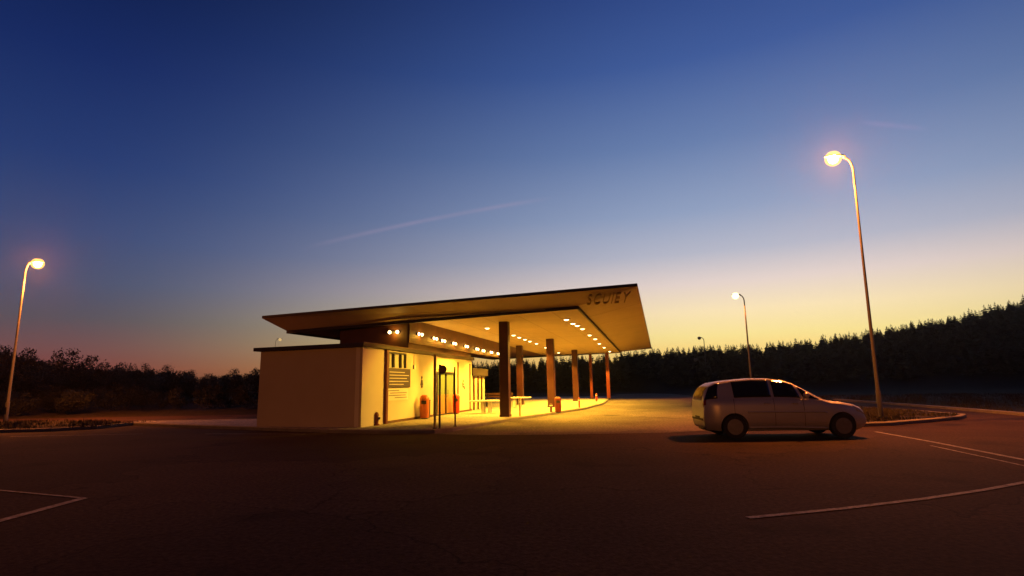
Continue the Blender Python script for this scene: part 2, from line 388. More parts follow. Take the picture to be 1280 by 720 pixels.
while x < 112:
    if min(abs(x-s) for s in special) > .9:
        h = random.uniform(3.4,4.6) + (max(0, x-60)*.02); zt = interp(RIDGE, x) + random.choice([-.3,-.15,0,.05,.1,.2,.45])*(.35 + max(0,x-40)*.017)
        tree('spruce_tree', 'small dark spruce, one of many in the unbroken black line of the ridge wood', GR, spr, random.randrange(5), x, 110+random.uniform(-2.5,2.5), zt-h, (h/6*random.uniform(1.6,2.6), h/6), random.uniform(0,6))
    x += random.uniform(.9,1.7) if x > 40 else random.uniform(1.1,1.9)
# the mass of the wood on the slope below the skyline: one mass
g = MB()
def put(g, src, x, y, z, sx, sz, rz):
    c, s = math.cos(rz), math.sin(rz)
    g.add([(x+(v[0]*c-v[1]*s)*sx, y+(v[0]*s+v[1]*c)*sx, z+v[2]*sz) for v in src.v], src.f)
for i in range(900):
    y = random.uniform(80,108) if i % 3 else random.uniform(100,109)
    x = random.uniform(-14,118)*(.55+.45*y/110) if y < 100 else random.uniform(-12,116)
    if y < 96 and x < 22: y = random.uniform(97,108)
    s = random.uniform(.45,.8) if y < 98 else random.uniform(.6,.75)
    put(g, spr[i%5][3], x, y, hill_h(x,y)-.3, s*1.7, s*.92, random.uniform(0,6))
tag(g.build('spruce_wood', M['needle'], fixn=False), 'black mass of spruce wood covering the slope below the ridge skyline', 'wood', kind='stuff')
# left: broadleaf trees and a hedge
LTOP = [(-58,6.9),(-55.1,6.4),(-50.3,5.7),(-47.5,5.3),(-44.2,4.2),(-39.9,3.9),(-36.6,3.9),(-33.3,3.5),(-30.5,3.05),(-27.4,3.1),(-24.7,3.1),(-20.4,3.1),(-8,3.0)]
lsp = {-42.9:(5.9,'bushy round tree, tallest bump of the left skyline between the left lamp and the building'),
       -41.2:(5.2,'round tree just right of the tallest bump on the left skyline'),
       -38.6:(4.5,'low rounded tree right of the two tall round ones on the left skyline'),
       -35.9:(4.35,'small peaked tree midway between the left lamp and the building'),
       -34.2:(4.1,'small flat-topped tree right of the small peaked one on the left skyline'),
       -47.6:(6.1,'tree with a tufted top right of the left street lamp pole'),
       -50.4:(6.5,'broad tree directly behind the left street lamp pole'),
       -53.6:(7.2,'large tree at the left edge of the picture'),
       -31.0:(3.6,'low tree in the middle of the dark hedge line left of the building'),
       -27.0:(3.6,'low tree next to the grey end wall, second from the building on the left skyline'),
       -25.0:(3.55,'low tree closest to the grey end wall on the left skyline')}
for x, (zt, lab) in lsp.items():
    y = 55 + random.uniform(-.6,.6); z = bank(x,y) - .1; h = zt - z
    w = h/5*random.uniform(.75,1.0)
    tree('broadleaf_tree', lab, 'trees behind the hedge on the left', brd, random.randrange(4), x, y, z, (w, h/5), random.uniform(0,6))
g = MB()
for i in range(330):
    x = random.uniform(-64,-12); y = random.uniform(46,60)
    if i > 250: y = random.uniform(34.5,40); x = random.uniform(-46,-9)
    zt = interp(LTOP, x*55/y)*(y/55); z = bank(x,y)-.2
    if y < 41: zt = random.uniform(1.4,1.9)
    h = max(1.2, zt - z + .1)*random.uniform(.86,1.0)
    put(g, brd[i%4][3], x, y, z-h*.22, h/4.4*1.1, h/4.1, random.uniform(0,6))
tag(g.build('hedge', M['leaf'], fixn=False), 'black mass of hedge and scrub along the left side of the car park', 'hedge', kind='stuff')

# ------------------------------------------------------------------ pavement, kerbs, verge
pav = [(-17.2,26.2),(-16.6,24.8),(-13.6,22.9),(-10.8,21.3),(-5.6,18.35),(-4.4,17.85),(-3.2,17.62),(-2.45,17.7),(-1.95,18.2),(-1.2,20.2),(-.1,23.1),(1.95,27.6),(4.0,32.2),(6.3,40),(9.5,56),(9.6,61),(3,64),(-3,62),(-7.8,40),(-8.9,26.4)]
def inset(pts, d):
    out = []
    n = len(pts)
    for i in range(n):
        a, b, c = Vector(pts[i-1]), Vector(pts[i]), Vector(pts[(i+1)%n])
        n1 = Vector((-(b-a).y, (b-a).x)).normalized(); n2 = Vector((-(c-b).y, (c-b).x)).normalized()
        m = (n1+n2).normalized(); out.append(tuple(b + m*d/max(.4, m.dot(n1))))
    return out
def ccw(pts):
    return pts if sum(pts[i-1][0]*pts[i][1]-pts[i][0]*pts[i-1][1] for i in range(len(pts))) > 0 else pts[::-1]
def kerbed(outer, name, top, h=.12, kw=.14):
    outer = ccw(outer); inner = inset(outer, kw); n = len(outer)
    g = MB(); g.add([(x,y,h-.012) for x,y in inner], [tuple(range(n))]); struct(g, name, top)
    k = MB(); prof = []
    i1 = inset(outer, .025)
    k.add([(x,y,-.02) for x,y in outer]+[(x,y,h-.025) for x,y in outer]+[(x,y,h) for x,y in i1]+[(x,y,h) for x,y in inner]+[(x,y,h-.03) for x,y in inner],
          [(r*n+i, r*n+(i+1)%n, (r+1)*n+(i+1)%n, (r+1)*n+i) for r in range(4) for i in range(n)])
    struct(k, 'kerb', M['kerb'])
kerbed(pav, 'pavement', M['paving'])
# right-hand island with the lamp, and the kerb running away to the road
isl = [(9.4,17.35),(10.4,17.28),(11.4,17.5),(13.3,18.5),(15.2,19.6),(16.2,20.6),(16.6,23),(16.7,26),(16.9,32),(16.6,40),(13.6,40),(12.4,30),(10.8,22)]
kerbed(isl, 'island', M['soil'])
k = MB(); path = [(16.9,27.2),(17.05,24),(17.0,21),(16.8,18.6),(16.2,15.2),(15.2,12)]
def strip(path, w, z0, z1):
    m = MB(); L, Rr = [], []
    for i, p in enumerate(path):
        a = Vector(path[max(0,i-1)]); b = Vector(path[min(len(path)-1,i+1)]); d = (b-a).normalized(); nn = Vector((-d.y,d.x))*w/2
        L.append(Vector(p)+nn); Rr.append(Vector(p)-nn)
    n = len(path)
    if z0 is None:
        m.add([(q.x,q.y,z1) for q in L]+[(q.x,q.y,z1) for q in Rr], [(i,i+1,n+i+1,n+i) for i in range(n-1)])
    else:
        pts = [tuple(q) for q in L] + [tuple(q) for q in Rr[::-1]]
        m.add([(x,y,z0) for x,y in pts]+[(x,y,z1) for x,y in pts],
              [(i,i+1,2*n-2-i,2*n-1-i) for i in range(n-1)] + [(2*n+i,2*n+i+1,4*n-2-i,4*n-1-i) for i in range(n-1)] + [(i,(i+1)%(2*n),2*n+(i+1)%(2*n),2*n+i) for i in range(2*n)])
    return m
struct(strip([(22.5,40),(20,27),(18.6,21),(17.9,18.6),(17.6,17.2),(17.5,14.5)], .28, -.02, .11), 'kerb', M['kerb'])
# verge beyond that kerb
vg = [(22.6,41),(20.1,27),(18.7,21),(18.0,18.6),(17.7,17.2),(17.6,12),(60,12),(60,60),(40,66),(27,66)]
g = MB(); g.add([(x,y,.03) for x,y in vg], [tuple(range(len(vg)))]); struct(g, 'verge', M['soil'])
# service road beyond the verge
struct(strip([(60,34),(40,37),(28,44),(24,60),(24,90)], 6, None, .036), 'road', M['asphalt'])
# left kerb and verge
struct(strip([(-60,22.2),(-30,21.7),(-19.1,21.35),(-17.4,21.6),(-16.5,22.6),(-16.5,24.7)], .16, -.02, .12), 'kerb', M['kerb'])
g = MB(); g.add([(x,y,.1) for x,y in [(-60,22.3),(-30,21.8),(-19.1,21.45),(-17.5,21.7),(-16.6,22.7),(-16.8,25),(-22,28),(-60,29)]], [tuple(range(8))]); struct(g, 'verge', M['soil'])
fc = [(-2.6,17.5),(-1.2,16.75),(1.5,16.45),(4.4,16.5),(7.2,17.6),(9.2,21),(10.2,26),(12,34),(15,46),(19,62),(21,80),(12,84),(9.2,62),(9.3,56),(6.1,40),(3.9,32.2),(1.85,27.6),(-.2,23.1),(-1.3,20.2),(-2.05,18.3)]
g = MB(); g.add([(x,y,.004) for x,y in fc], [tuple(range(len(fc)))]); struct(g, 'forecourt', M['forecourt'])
# painted markings
def mark(path, w): struct(strip(path, w, None, .008), 'marking', M['paint'])
mark([(2.41,6.15),(3.6,6.5),(4.8,6.93),(5.9,7.4),(6.9,7.9),(8.2,8.6)], .085)
mark([(9.75,15.6),(9.3,12.9),(8.68,9.94),(8.2,7.8)], .11)
mark([(8.75,12.2),(8.35,10.4),(8.02,9.0),(7.7,8)], .06)
mark([(-5.82,7.90),(-5.80,7.1),(-5.78,6.1)], .13)
mark([(-5.80,7.90),(-7.65,8.66),(-10,9.7)], .055)
mark([(-16.9,19.3),(-12.6,19.5)], .1)
mark([(-10.2,19.0),(-6.6,18.2)], .09)

# ------------------------------------------------------------------ the rest-stop building
O = Vector((-5.13,19.2)); e2 = Vector((.24,1)).normalized(); nrm = Vector((e2.y,-e2.x)); e1 = Vector((-4.17,1.55)).normalized()
def W(t, o=0): return O + e2*t + nrm*o
def wbox(mb, t0, t1, o0, o1, z0, z1):
    return mb.prism([W(t0,o0), W(t1,o0), W(t1,o1), W(t0,o1)], z0, z1)
TE = 12.15; ZT = 2.8
Lc = O + e1*4.45
bld = thing('rest_stop_building', 'low flat-roofed restroom building with grey end wall and brightly lit cream side wall', 'building', (O.x,O.y,0), world=True)
fp = [O, W(TE), Lc + e2*TE, Lc]
g = MB(); g.prism([O, W(TE), W(TE,-.25), O+e2*.0-nrm*.25 + e1*0], 0, ZT)
# lit side wall, built in pieces around the door and window openings (t along the wall)
g = MB()
def hole_wall(g, spans, zs):
    pass
opens = [(1.95,3.5,2.16,2.72),(6.95,9.35,.12,2.05)]
g = MB()
cuts = [0]
for a,b,_,_ in opens: cuts += [a,b]
cuts.append(TE)
for a, b in zip(cuts[::2], cuts[1::2]): wbox(g, a, b, 0, -.25, .0, ZT)
for a, b, z0, z1 in opens:
    wbox(g, a, b, 0, -.25, z1, ZT)
    wbox(g, a, b, 0, -.25, 0, z0)
g.build('side_wall', M['render'], bld)
g = MB(); a1 = O + e1*.0
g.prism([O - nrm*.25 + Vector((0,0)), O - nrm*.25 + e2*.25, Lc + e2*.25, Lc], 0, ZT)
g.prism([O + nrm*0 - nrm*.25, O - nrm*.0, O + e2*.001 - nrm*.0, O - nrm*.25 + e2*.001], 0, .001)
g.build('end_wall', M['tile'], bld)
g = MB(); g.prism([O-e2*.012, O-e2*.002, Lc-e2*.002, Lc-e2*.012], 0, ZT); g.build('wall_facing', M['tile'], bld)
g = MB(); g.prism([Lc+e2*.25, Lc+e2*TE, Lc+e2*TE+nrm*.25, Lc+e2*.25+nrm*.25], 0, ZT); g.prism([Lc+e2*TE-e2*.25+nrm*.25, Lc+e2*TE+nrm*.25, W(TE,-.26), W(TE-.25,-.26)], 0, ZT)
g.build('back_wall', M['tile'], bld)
rf = MB(); rp = [O + nrm*.14 - e2*.22, W(TE+.1,.14), Lc+e2*(TE+.1)-nrm*.22, Lc - nrm*.22 - e2*.16]
rf.prism(rp, ZT+.002, ZT+.13); roof = rf.build('roof', M['darkroof'], bld, bevel=.01)
g = MB(); g.tube([(p.x,p.y,ZT+.14) for p in (O+nrm*.12-e2*.2, W(TE,.12))], .025, 8); g.build('roof_edge_trim', M['brown'], roof)
# drain pipe / dark red frame next to the notice board
g = MB(); wbox(g, 1.66, 1.80, .003, .10, .1, ZT-.01); g.build('downpipe', M['darkred'], bld)
# plinth line
for a, b in ((1.85,6.88),(9.42,TE-.02)):
    g = MB(); wbox(g, a, b, .003, .02, .11, .2); g.build('plinth', M['brown'], bld)
# high window of three lights
wn = MB(); 
for a, b in ((1.93,1.99),(2.38,2.46),(3.0,3.09),(3.46,3.52)): wbox(wn, a, b, -.05, .03, 2.16, 2.72)
wbox(wn, 1.93, 3.52, -.04, .025, 2.68, 2.74)
win = wn.build('window', M['dark'], bld)
g = MB(); wbox(g, 1.96, 3.48, -.09, -.06, 2.16, 2.72); g.build('pane', M['winpale'], win)
# door unit
dr = MB()
for a, b in ((6.90,7.02),(8.10,8.18),(9.28,9.40)): wbox(dr, a, b, -.10, .03, .12, 2.08)
wbox(dr, 6.9, 9.4, -.09, .025, 2.02, 2.10); wbox(dr, 6.9, 9.4, -.09, .05, .10, .17)
door = dr.build('door', M['dark'], bld)
g = MB(); wbox(g, 7.02, 8.10, -.07, -.04, 1.05, 2.02); wbox(g, 8.18, 9.28, -.07, -.04, 1.05, 2.02); g.build('pane', M['doorglass'], door)
g = MB(); wbox(g, 7.02, 8.10, -.075, -.03, .17, 1.045); wbox(g, 8.18, 9.28, -.075, -.03, .17, 1.045); g.build('kick_panel', M['tan'], door)
for t in (8.0, 8.28):
    g = MB(); g.tube([(*W(t,-.03), .95), (*W(t,.05), .95), (*W(t,.05), 1.25), (*W(t,-.03), 1.25)], .014, 8); g.build('handle', M['galv'], door)
# dark frame bays between door and end of wall
for a, b, z in ((9.78,9.86,2.62),(6.55,6.66,ZT-.02),(11.75,11.83,2.6)):
    g = MB(); wbox(g, a, b, .003, .05, .2, z); g.build('wall_batten', M['brown'], bld)
# electrical conduit + vents for detail
g = MB(); g.tube([(*W(4.3,.02), 2.75), (*W(4.3,.02), 2.3)], .012, 6); wbox(g, 4.22, 4.38, .003, .07, 2.15, 2.3); g.build('junction_box', M['white'], bld)

# side annex, lower, with a dark fascia
ax = thing('annex', 'small lower annex with three pale bays at the far end of the lit wall', 'building', (*W(13.5,-.6),0), world=True)
g = MB(); wbox(g, TE+.03, 15.0, -.10, -1.8, 0, 1.98); g.build('wall', M['render'], ax)
g = MB(); wbox(g, TE+.02, 15.15, .08, -1.9, 1.985, 2.4); g.build('roof', M['darkroof'], ax)
for t in (12.7, 13.5, 14.2):
    g = MB(); wbox(g, t, t+.09, -.097, -.02, .12, 1.97); g.build('wall_batten', M['brown'], ax)

# notice board, posters
nb = thing('notice_board', 'dark notice board with faint text lines on the cream wall below the high window', 'notice board', (*W(2.85,.05),1.39), world=True)
g = MB(); wbox(g, 1.83, 3.86, .006, .06, 1.40, 2.13); g.build('board', M['board'], nb, bevel=.006)
g = MB()
for i, (a, b) in enumerate(((1.95,3.3),(1.95,3.7),(1.95,3.5),(1.95,3.65),(1.95,3.2))): wbox(g, a, b, .062, .066, 1.97-i*.115, 1.985-i*.115+.012)
g.build('text_lines', M['paper'], nb)
ps = thing('poster', 'pale poster with grey lines of print under the dark notice board', 'poster', (*W(2.8,.03),.9), world=True)
g = MB(); wbox(g, 1.86, 3.75, .004, .02, .93, 1.37); g.build('sheet', M['paper'], ps)
g = MB()
for i, (a, b) in enumerate(((1.95,2.9),(2.1,3.6),(2.0,3.5),(2.5,3.6))): wbox(g, a, b, .022, .024, 1.28-i*.09, 1.305-i*.09)
g.build('text_lines', M['board'], ps)
# pictograms
def sign_part(name, pts, t, z, s, m, parent):
    g = MB(); n = len(pts)
    P = [W(t+x*s, .006) for x, y in pts]; Q = [W(t+x*s, .022) for x, y in pts]
    g.add([(p.x,p.y,z+y*s) for p,(x,y) in zip(P,pts)] + [(q.x,q.y,z+y*s) for q,(x,y) in zip(Q,pts)],
          [tuple(range(n)), tuple(range(n,2*n))[::-1]] + [(i,(i+1)%n,n+(i+1)%n,n+i) for i in range(n)])
    return g.build(name, m, parent)
circ = lambda cx, cy, r: [(cx+r*math.cos(2*math.pi*k/16), cy+r*math.sin(2*math.pi*k/16)) for k in range(16)]
wc = thing('womens_toilet_sign', 'dark figure in a triangular dress fixed to the cream wall left of the door', 'sign', (*W(5.16,.01),1.38), world=True)
sign_part('head', circ(0,.43,.065), 5.16, 1.38, 1, M['ink'], wc)
sign_part('dress', [(-.15,.10),(.15,.10),(.06,.34),(-.06,.34)], 5.16, 1.38, 1, M['ink'], wc)
for s in (-1,1): sign_part('leg', [(s*.055-.022,0),(s*.055+.022,0),(s*.055+.022,.097),(s*.055-.022,.097)], 5.16, 1.38, 1, M['ink'], wc)
wm = thing('accessible_toilet_sign', 'dark wheelchair user pictogram on the cream wall between door and annex', 'sign', (*W(10.7,.01),1.22), world=True)
sign_part('head', circ(-.02,.47,.06), 10.7, 1.22, 1, M['ink'], wm)
sign_part('body', [(-.07,.20),(.03,.20),(.2,.2),(.26,.06),(.2,.04),(.14,.13),(-.1,.13),(-.12,.38),(-.04,.40),(-.03,.32),(.12,.32),(.12,.27),(-.03,.27)], 10.7, 1.22, 1, M['ink'], wm)
ring = MB(); ring.lathe([(.14,-.006),(.17,-.006),(.17,.006),(.14,.006),(.14,-.006)], 24, axis='y')
q = ring.build('wheel', M['ink'], wm); q.location = Vector((*W(10.72,.014),1.33)) - wm.location; q.rotation_euler = (0,0,math.atan2(e2.y,e2.x))

# ------------------------------------------------------------------ canopy
A = Vector((-11.0,24.4)); B = Vector((4.2,18.47)); C = Vector((13.08,53.1)); D = Vector((-2.6,59.2))
N1 = Vector((-10.0,24.75)); N2 = Vector((2.38,20.2)); N3 = Vector((9.55,50.0)); N4 = Vector((-2.0,54.6))
can = thing('canopy', 'wide flat filling-station style canopy with upswept pale edges and glowing orange underside', 'canopy', (2,36,0), world=True)
zo = [4.50,4.60,4.62,4.55]; zi = [3.95,4.20,4.20,4.00]
outer = [A,B,C,D]; inner = [N1,N2,N3,N4]
g = MB(); g.prism(outer, [z+.003 for z in zo], [z+.11 for z in zo]); g.build('roof_slab', M['darkroof'], can, bevel=.012)
g = MB()
for i in range(4):
    j = (i+1)%4
    g.add([(*outer[i]*1,zo[i]),(*outer[j],zo[j]),(*inner[j],zi[j]),(*inner[i],zi[i])], [(0,1,2,3)])
fa = g.build('fascia', M['fascia'], can, fixn=False)
# soffit, split where the bulkhead line runs so that it can rise from left to right
sN = W(3.35,0); sF = W(36.0,0)
g = MB(); g.prism([sN, N2, N3, sF], 4.15, 4.17)
g.build('soffit', M['soffit'], can)
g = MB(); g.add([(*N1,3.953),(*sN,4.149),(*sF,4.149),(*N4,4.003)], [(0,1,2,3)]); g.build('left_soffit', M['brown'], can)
can_rim = MB()
def rim(g, a, b, za, zb, w=.07, h=.10):
    d = (b-a).normalized(); n2 = Vector((-d.y,d.x))*w/2
    g.prism([a-n2,b-n2,b+n2,a+n2], [za-h,zb-h,zb-h,za-h], [za+.02,zb+.02,zb+.02,za+.02])
for i in range(4):
    j = (i+1)%4; rim(can_rim, inner[i], inner[j], zi[i], zi[j])
can_rim.build('rim_beam', M['darkroof'], can)
# panel joints on the sloping fascia
for k in range(1, 9):
    g = MB(); f = k/9; p, q = B.lerp(C, f), N2.lerp(N3, f); d = Vector((q.x-p.x, q.y-p.y)).normalized(); s = Vector((-d.y,d.x))*.012
    g.add([(p.x-s.x,p.y-s.y,4.594),(p.x+s.x,p.y+s.y,4.594),(q.x+s.x,q.y+s.y,4.19),(q.x-s.x,q.y-s.y,4.19)], [(0,1,2,3)])
    g.build('panel_joint', M['brown'], can, fixn=False)
# clerestory block between the building roof and the canopy + brown bulkhead above the lit wall
bk = [Vector((-7.5,24.3)), W(3.75,0), W(18.3,0), Vector((-5.2,37.5))]
zr = ZT+.132
g = MB(); g.prism(bk[:2] + [W(TE-.1,0), Vector((-5.7,33.0))], zr, 4.0); g.build('clerestory', M['brown'], can)
g = MB(); wbox(g, 3.6, 18.4, .012, .10, zr+.25, 4.148); g.build('bulkhead', M['brown'], can)
g = MB(); g.prism([sN-e2*.0, W(18.4,0), W(18.4,-.1), W(3.4,-.1)], 3.15, 4.14)
# sign letters on the sloping near edge
def seg_letter(ch):
    L = {'S':[((1,.9),(.2,1),(.0,.75),(.5,.5),(1,.28),(.8,0),(0,.1))], 'C':[((.95,.85),(.5,1),(.05,.75),(.0,.35),(.35,0),(.95,.15))],
         'U':[((0,1),(0,.3),(.3,0),(.7,0),(1,.3),(1,1))], 'I':[((.5,1),(.5,0))], 'E':[((.95,1),(0,1),(0,0),(.95,0)),((0,.5),(.75,.5))],
         'V':[((0,1),(.5,0),(1,1))], 'L':[((0,1),(0,0),(.9,0))], 'Y':[((0,1),(.5,.45),(1,1)),((.5,.45),(.5,0))]}
    return L[ch]
sg = thing('fascia_sign', 'thin brown capital letters on the near right corner of the canopy edge', 'sign', (2.9,18.9,4.1), world=True)
near = (B-A).normalized()
def fas(u, h):      # u metres back from corner B along the near edge, h down the slope plane 0..1
    p = B - near*u; z = 4.6 - .01
    # slope plane direction towards the inside and down
    dn = Vector((-.02,1.0,-.50)).normalized()
    q = Vector((p.x,p.y,z)) + dn*h
    return q
dn = Vector((-.02,1.0,-.50)).normalized(); xd = Vector((near.x,near.y,0)); nz_ = xd.cross(-dn).normalized()
run_ = 0
for i, ch in enumerate('SCUIEY'):
    cu = bpy.data.curves.new('letter', 'FONT'); cu.body = ch; cu.size = .88; cu.extrude = .03; cu.offset = -.008; cu.resolution_u = 6
    to = bpy.data.objects.new('letter', cu); col.objects.link(to)
    dgx = bpy.context.evaluated_depsgraph_get(); me = bpy.data.meshes.new_from_object(to.evaluated_get(dgx)); bpy.data.objects.remove(to)
    gx0, gx1 = min(v.co.x for v in me.vertices), max(v.co.x for v in me.vertices)
    P0 = fas(1.66 - run_, .78) + Vector((0,-.03,-.05)) - abs_loc(sg); run_ += (gx1-gx0)*.46 + .085
    for v in me.vertices: v.co = P0 + xd*(v.co.x-gx0)*.46 - dn*v.co.y + nz_*v.co.z
    me.materials.clear(); me.materials.append(M['letter'])
    lo = bpy.data.objects.new('letter', me); col.objects.link(lo); lo.parent = sg

# ceiling lights
def downlight(x, y, z, lab, grp, power, cone=119, bl=.2):
    t = thing('ceiling_light', lab, 'ceiling light', (x,y,z), 0, grp)
    g = MB(); g.lathe([(.10,0),(.155,-.0),(.155,-.03),(.12,-.045),(.10,-.02)], 20); g.build('housing', M['white'], t, smooth=True)
    g = MB(); g.lathe([(.001,-.075),(.06,-.07),(.115,-.03),(.099,-.012)], 16); g.build('glass', M['disc'], t, smooth='all')
    if power:
        l = bpy.data.lights.new('downlight_lamp', 'SPOT'); l.energy = power; l.color = CAN; l.spot_size = R(cone); l.spot_blend = bl; l.shadow_soft_size = .08
        lo = bpy.data.objects.new('downlight_lamp', l); col.objects.link(lo); lo.parent = t; lo.location = (0,0,-.10)
nth = ['nearest','second nearest','third nearest','fourth nearest','fifth nearest','sixth nearest','seventh nearest','eighth nearest','farthest']
row1 = [(2.28,23.6),(2.72,25.2),(3.02,26.1),(3.46,27.75),(4.31,31.4),(5.02,34.2),(5.87,38.2),(6.87,42.4),(8.18,47.7)]
PW = 2600
for k, (x, y) in enumerate(row1):
    downlight(x, y, 4.148, nth[k] + ' of the nine round lights along the right rim of the canopy underside', 'canopy lights along the right rim', (1500 + 220*k) if k not in (2,) else 0)
def aim(x, y, target, power, cone):  # extra spots added at the ceiling lights to brighten the cream wall
    l = bpy.data.lights.new('added_wall_fill', 'SPOT'); l.energy = power; l.color = CAN; l.spot_size = R(cone); l.spot_blend = .7; l.shadow_soft_size = .08
    lo = bpy.data.objects.new('added_wall_fill', l); col.objects.link(lo)
    par = [o for o in bpy.data.objects if o.type == 'EMPTY' and o.name.startswith('ceiling_light') and abs(o.location.x-x) < .01 and abs(o.location.y-y) < .01][0]
    lo.parent = par; lo.location = (0,0,-.12)
    d = Vector(target) - Vector((x,y,4.03)); lo.rotation_euler = d.to_track_quat('-Z','Y').to_euler()
aim(2.28, 23.6, (*W(2.6), 1.2), 5200, 40)
aim(3.02, 26.1, (*W(5.6), 1.4), 2200, 44)
aim(3.46, 27.75, (*W(10.0), 1.4), 3400, 44)
row2 = [(-1.21,26.6),(.04,30.6),(.36,32.1),(.72,33.6),(1.06,35.1),(1.55,37.2),(2.4,41.3),(3.0,44.2),(3.9,48.3)]
for k, (x, y) in enumerate(row2):
    downlight(x, y, 4.148, nth[k] + ' of the nine round lights in the middle row of the canopy underside', 'canopy lights in the middle row', 3000 if k not in (2,4) else 0, 128, .3)
# bulkhead wall lights
ts = [(4.6,3.60),(6.3,3.55),(7.35,3.52),(8.9,3.5),(10.8,3.48),(12.7,3.45),(13.9,3.42),(15.6,3.42),(17.2,3.42)]
for k, (t_, z_) in enumerate(ts):
    p = W(t_, .10)
    t = thing('wall_light', nth[k] + ' of the nine twin lights on the brown band above the cream wall', 'wall light', (p.x,p.y,z_), math.atan2(e2.y,e2.x), 'twin lights on the brown band')
    g = MB(); g.box(-.3,.3,-.05,.0,-.05,.05); g.build('housing', M['dark'], t, bevel=.01)
    for s in (-1,1):
        g = MB(); g.lathe([(.001,-.06),(.04,-.055),(.065,-.03),(.07,0)], 14, (s*.17,-.052,0), 'y'); g.build('bulb', M['bulk'], t, smooth='all')
    l = bpy.data.lights.new('wall_lamp', 'POINT'); l.energy = 14; l.color = CAN; l.shadow_soft_size = .06
    lo = bpy.data.objects.new('wall_lamp', l); col.objects.link(lo); lo.parent = t; lo.location = (0,-.2,-.06)
p = Vector((-7.5,24.3)).lerp(W(3.75), .80) + Vector((-.28,-.96))*.02
t = thing('wall_light', 'single twin light nearest the camera, set apart on the dark brown band above the roof', 'wall light', (p.x,p.y,3.66), math.atan2(-.22,.975), 'twin lights on the brown band')
g = MB(); g.box(-.3,.3,-.05,.0,-.05,.05); g.build('housing', M['dark'], t, bevel=.01)
for s in (-1,1):
    g = MB(); g.lathe([(.001,-.06),(.04,-.055),(.065,-.03),(.07,0)], 14, (s*.17,-.052,0), 'y'); g.build('bulb', M['bulk'], t, smooth='all')
l = bpy.data.lights.new('wall_lamp', 'POINT'); l.energy = 14; l.color = CAN; l.shadow_soft_size = .06
lo = bpy.data.objects.new('wall_lamp', l); col.objects.link(lo); lo.parent = t; lo.location = (0,-.2,-.06)
# columns
def column(x, y, w, ztop, lab, grp, m='redcol'):
    c = thing('column', lab, 'column', (x,y,.108), R(-13.5), grp)
    g = MB(); g.box(-w/2,w/2,-w/2,w/2,0,ztop-.11); g.build('shaft', M[m], c, bevel=.015)
    g = MB(); g.box(-w/2-.015,w/2+.015,-w/2-.015,w/2+.015,0,.10); g.build('base', M['redcol'], c, bevel=.01)
GC = 'columns carrying the canopy'
column(-.37,24.4,.40,4.15,'thickest looking dark red column at the near end of the canopy', GC)
column(2.26,34.1,.44,4.15,'dark red column in the middle of the front row with the dark bin in front', GC)
column(4.95,45.4,.44,4.15,'reddish column third along the front row, ahead of the two slender ones', GC)
column(.45,39.3,.42,4.15,'reddish brown column of the back row between the two nearest front columns', GC)
column(7.0,51.2,.24,4.15,'left one of the two slender columns at the far end of the canopy', GC, 'darkred')
column(8.35,50.2,.30,4.15,'right one of the two slender columns at the far end of the canopy', GC, 'darkred')

# ------------------------------------------------------------------ things on the pavement
PZ = .108
def litter_bin(x, y, m, r, h, lab, rz=0):
    t = thing('litter_bin', lab, 'bin', (x,y,PZ), rz, 'litter bins on the pavement')
    g = MB(); g.lathe([(r*.8,.04),(r*.92,.06),(r,h*.45),(r,h*.80)], 20); g.build('body', M[m], t, smooth=True)
    g = MB(); g.lathe([(r*1.04,h*.80),(r*1.05,h*.84),(r*.9,h*.93),(r*.55,h*.99),(.01,h)], 20); g.build('lid', M[m], t, smooth=True)
    g = MB(); g.lathe([(r*.75,0),(r*.75,.04)], 16); g.build('base', M['dark'], t)
    g = MB(); g.box(-r*.55,r*.55,-r*1.03,-r*.9,h*.62,h*.76); g.build('slot', M['trim'], t)
litter_bin(*W(4.72,.32), 'orange', .19, .98, 'rounded orange bin standing against the cream wall', 0)
litter_bin(*W(8.75,.30), 'red', .17, .95, 'red-orange bin standing in front of the glazed door', 0)
litter_bin(2.07,26.95, 'darkred', .155, .74, 'dark red bin near the kerb, right of the middle column', 0)
# brown cabinet beside the orange bin
cb = thing('ash_bin', 'narrow brown upright box right of the orange bin at the cream wall', 'ash bin', (*W(5.2,.25),PZ), math.atan2(e2.y,e2.x))
g = MB(); g.box(-.12,.12,-.1,.1,.02,.72); g.build('body', M['brown'], cb, bevel=.02)
g = MB(); g.box(-.13,.13,-.11,.11,.722,.76); g.build('lid', M['dark'], cb, bevel=.01)
# hydrant by the corner
hy = thing('hydrant', 'small dark hydrant on the pavement at the near corner of the cream wall', 'hydrant', (-4.85,20.2,PZ))
g = MB(); g.lathe([(.11,0),(.11,.04),(.07,.06),(.07,.32),(.09,.33),(.09,.36),(.06,.42),(.02,.46)], 16); g.build('body', M['darkred'], hy, smooth=True)
for s in (-1,1):
    g = MB(); g.tube([(0,0,.24),(s*.13,0,.24)], .04, 10); g.build('outlet', M['dark'], hy, smooth=True)
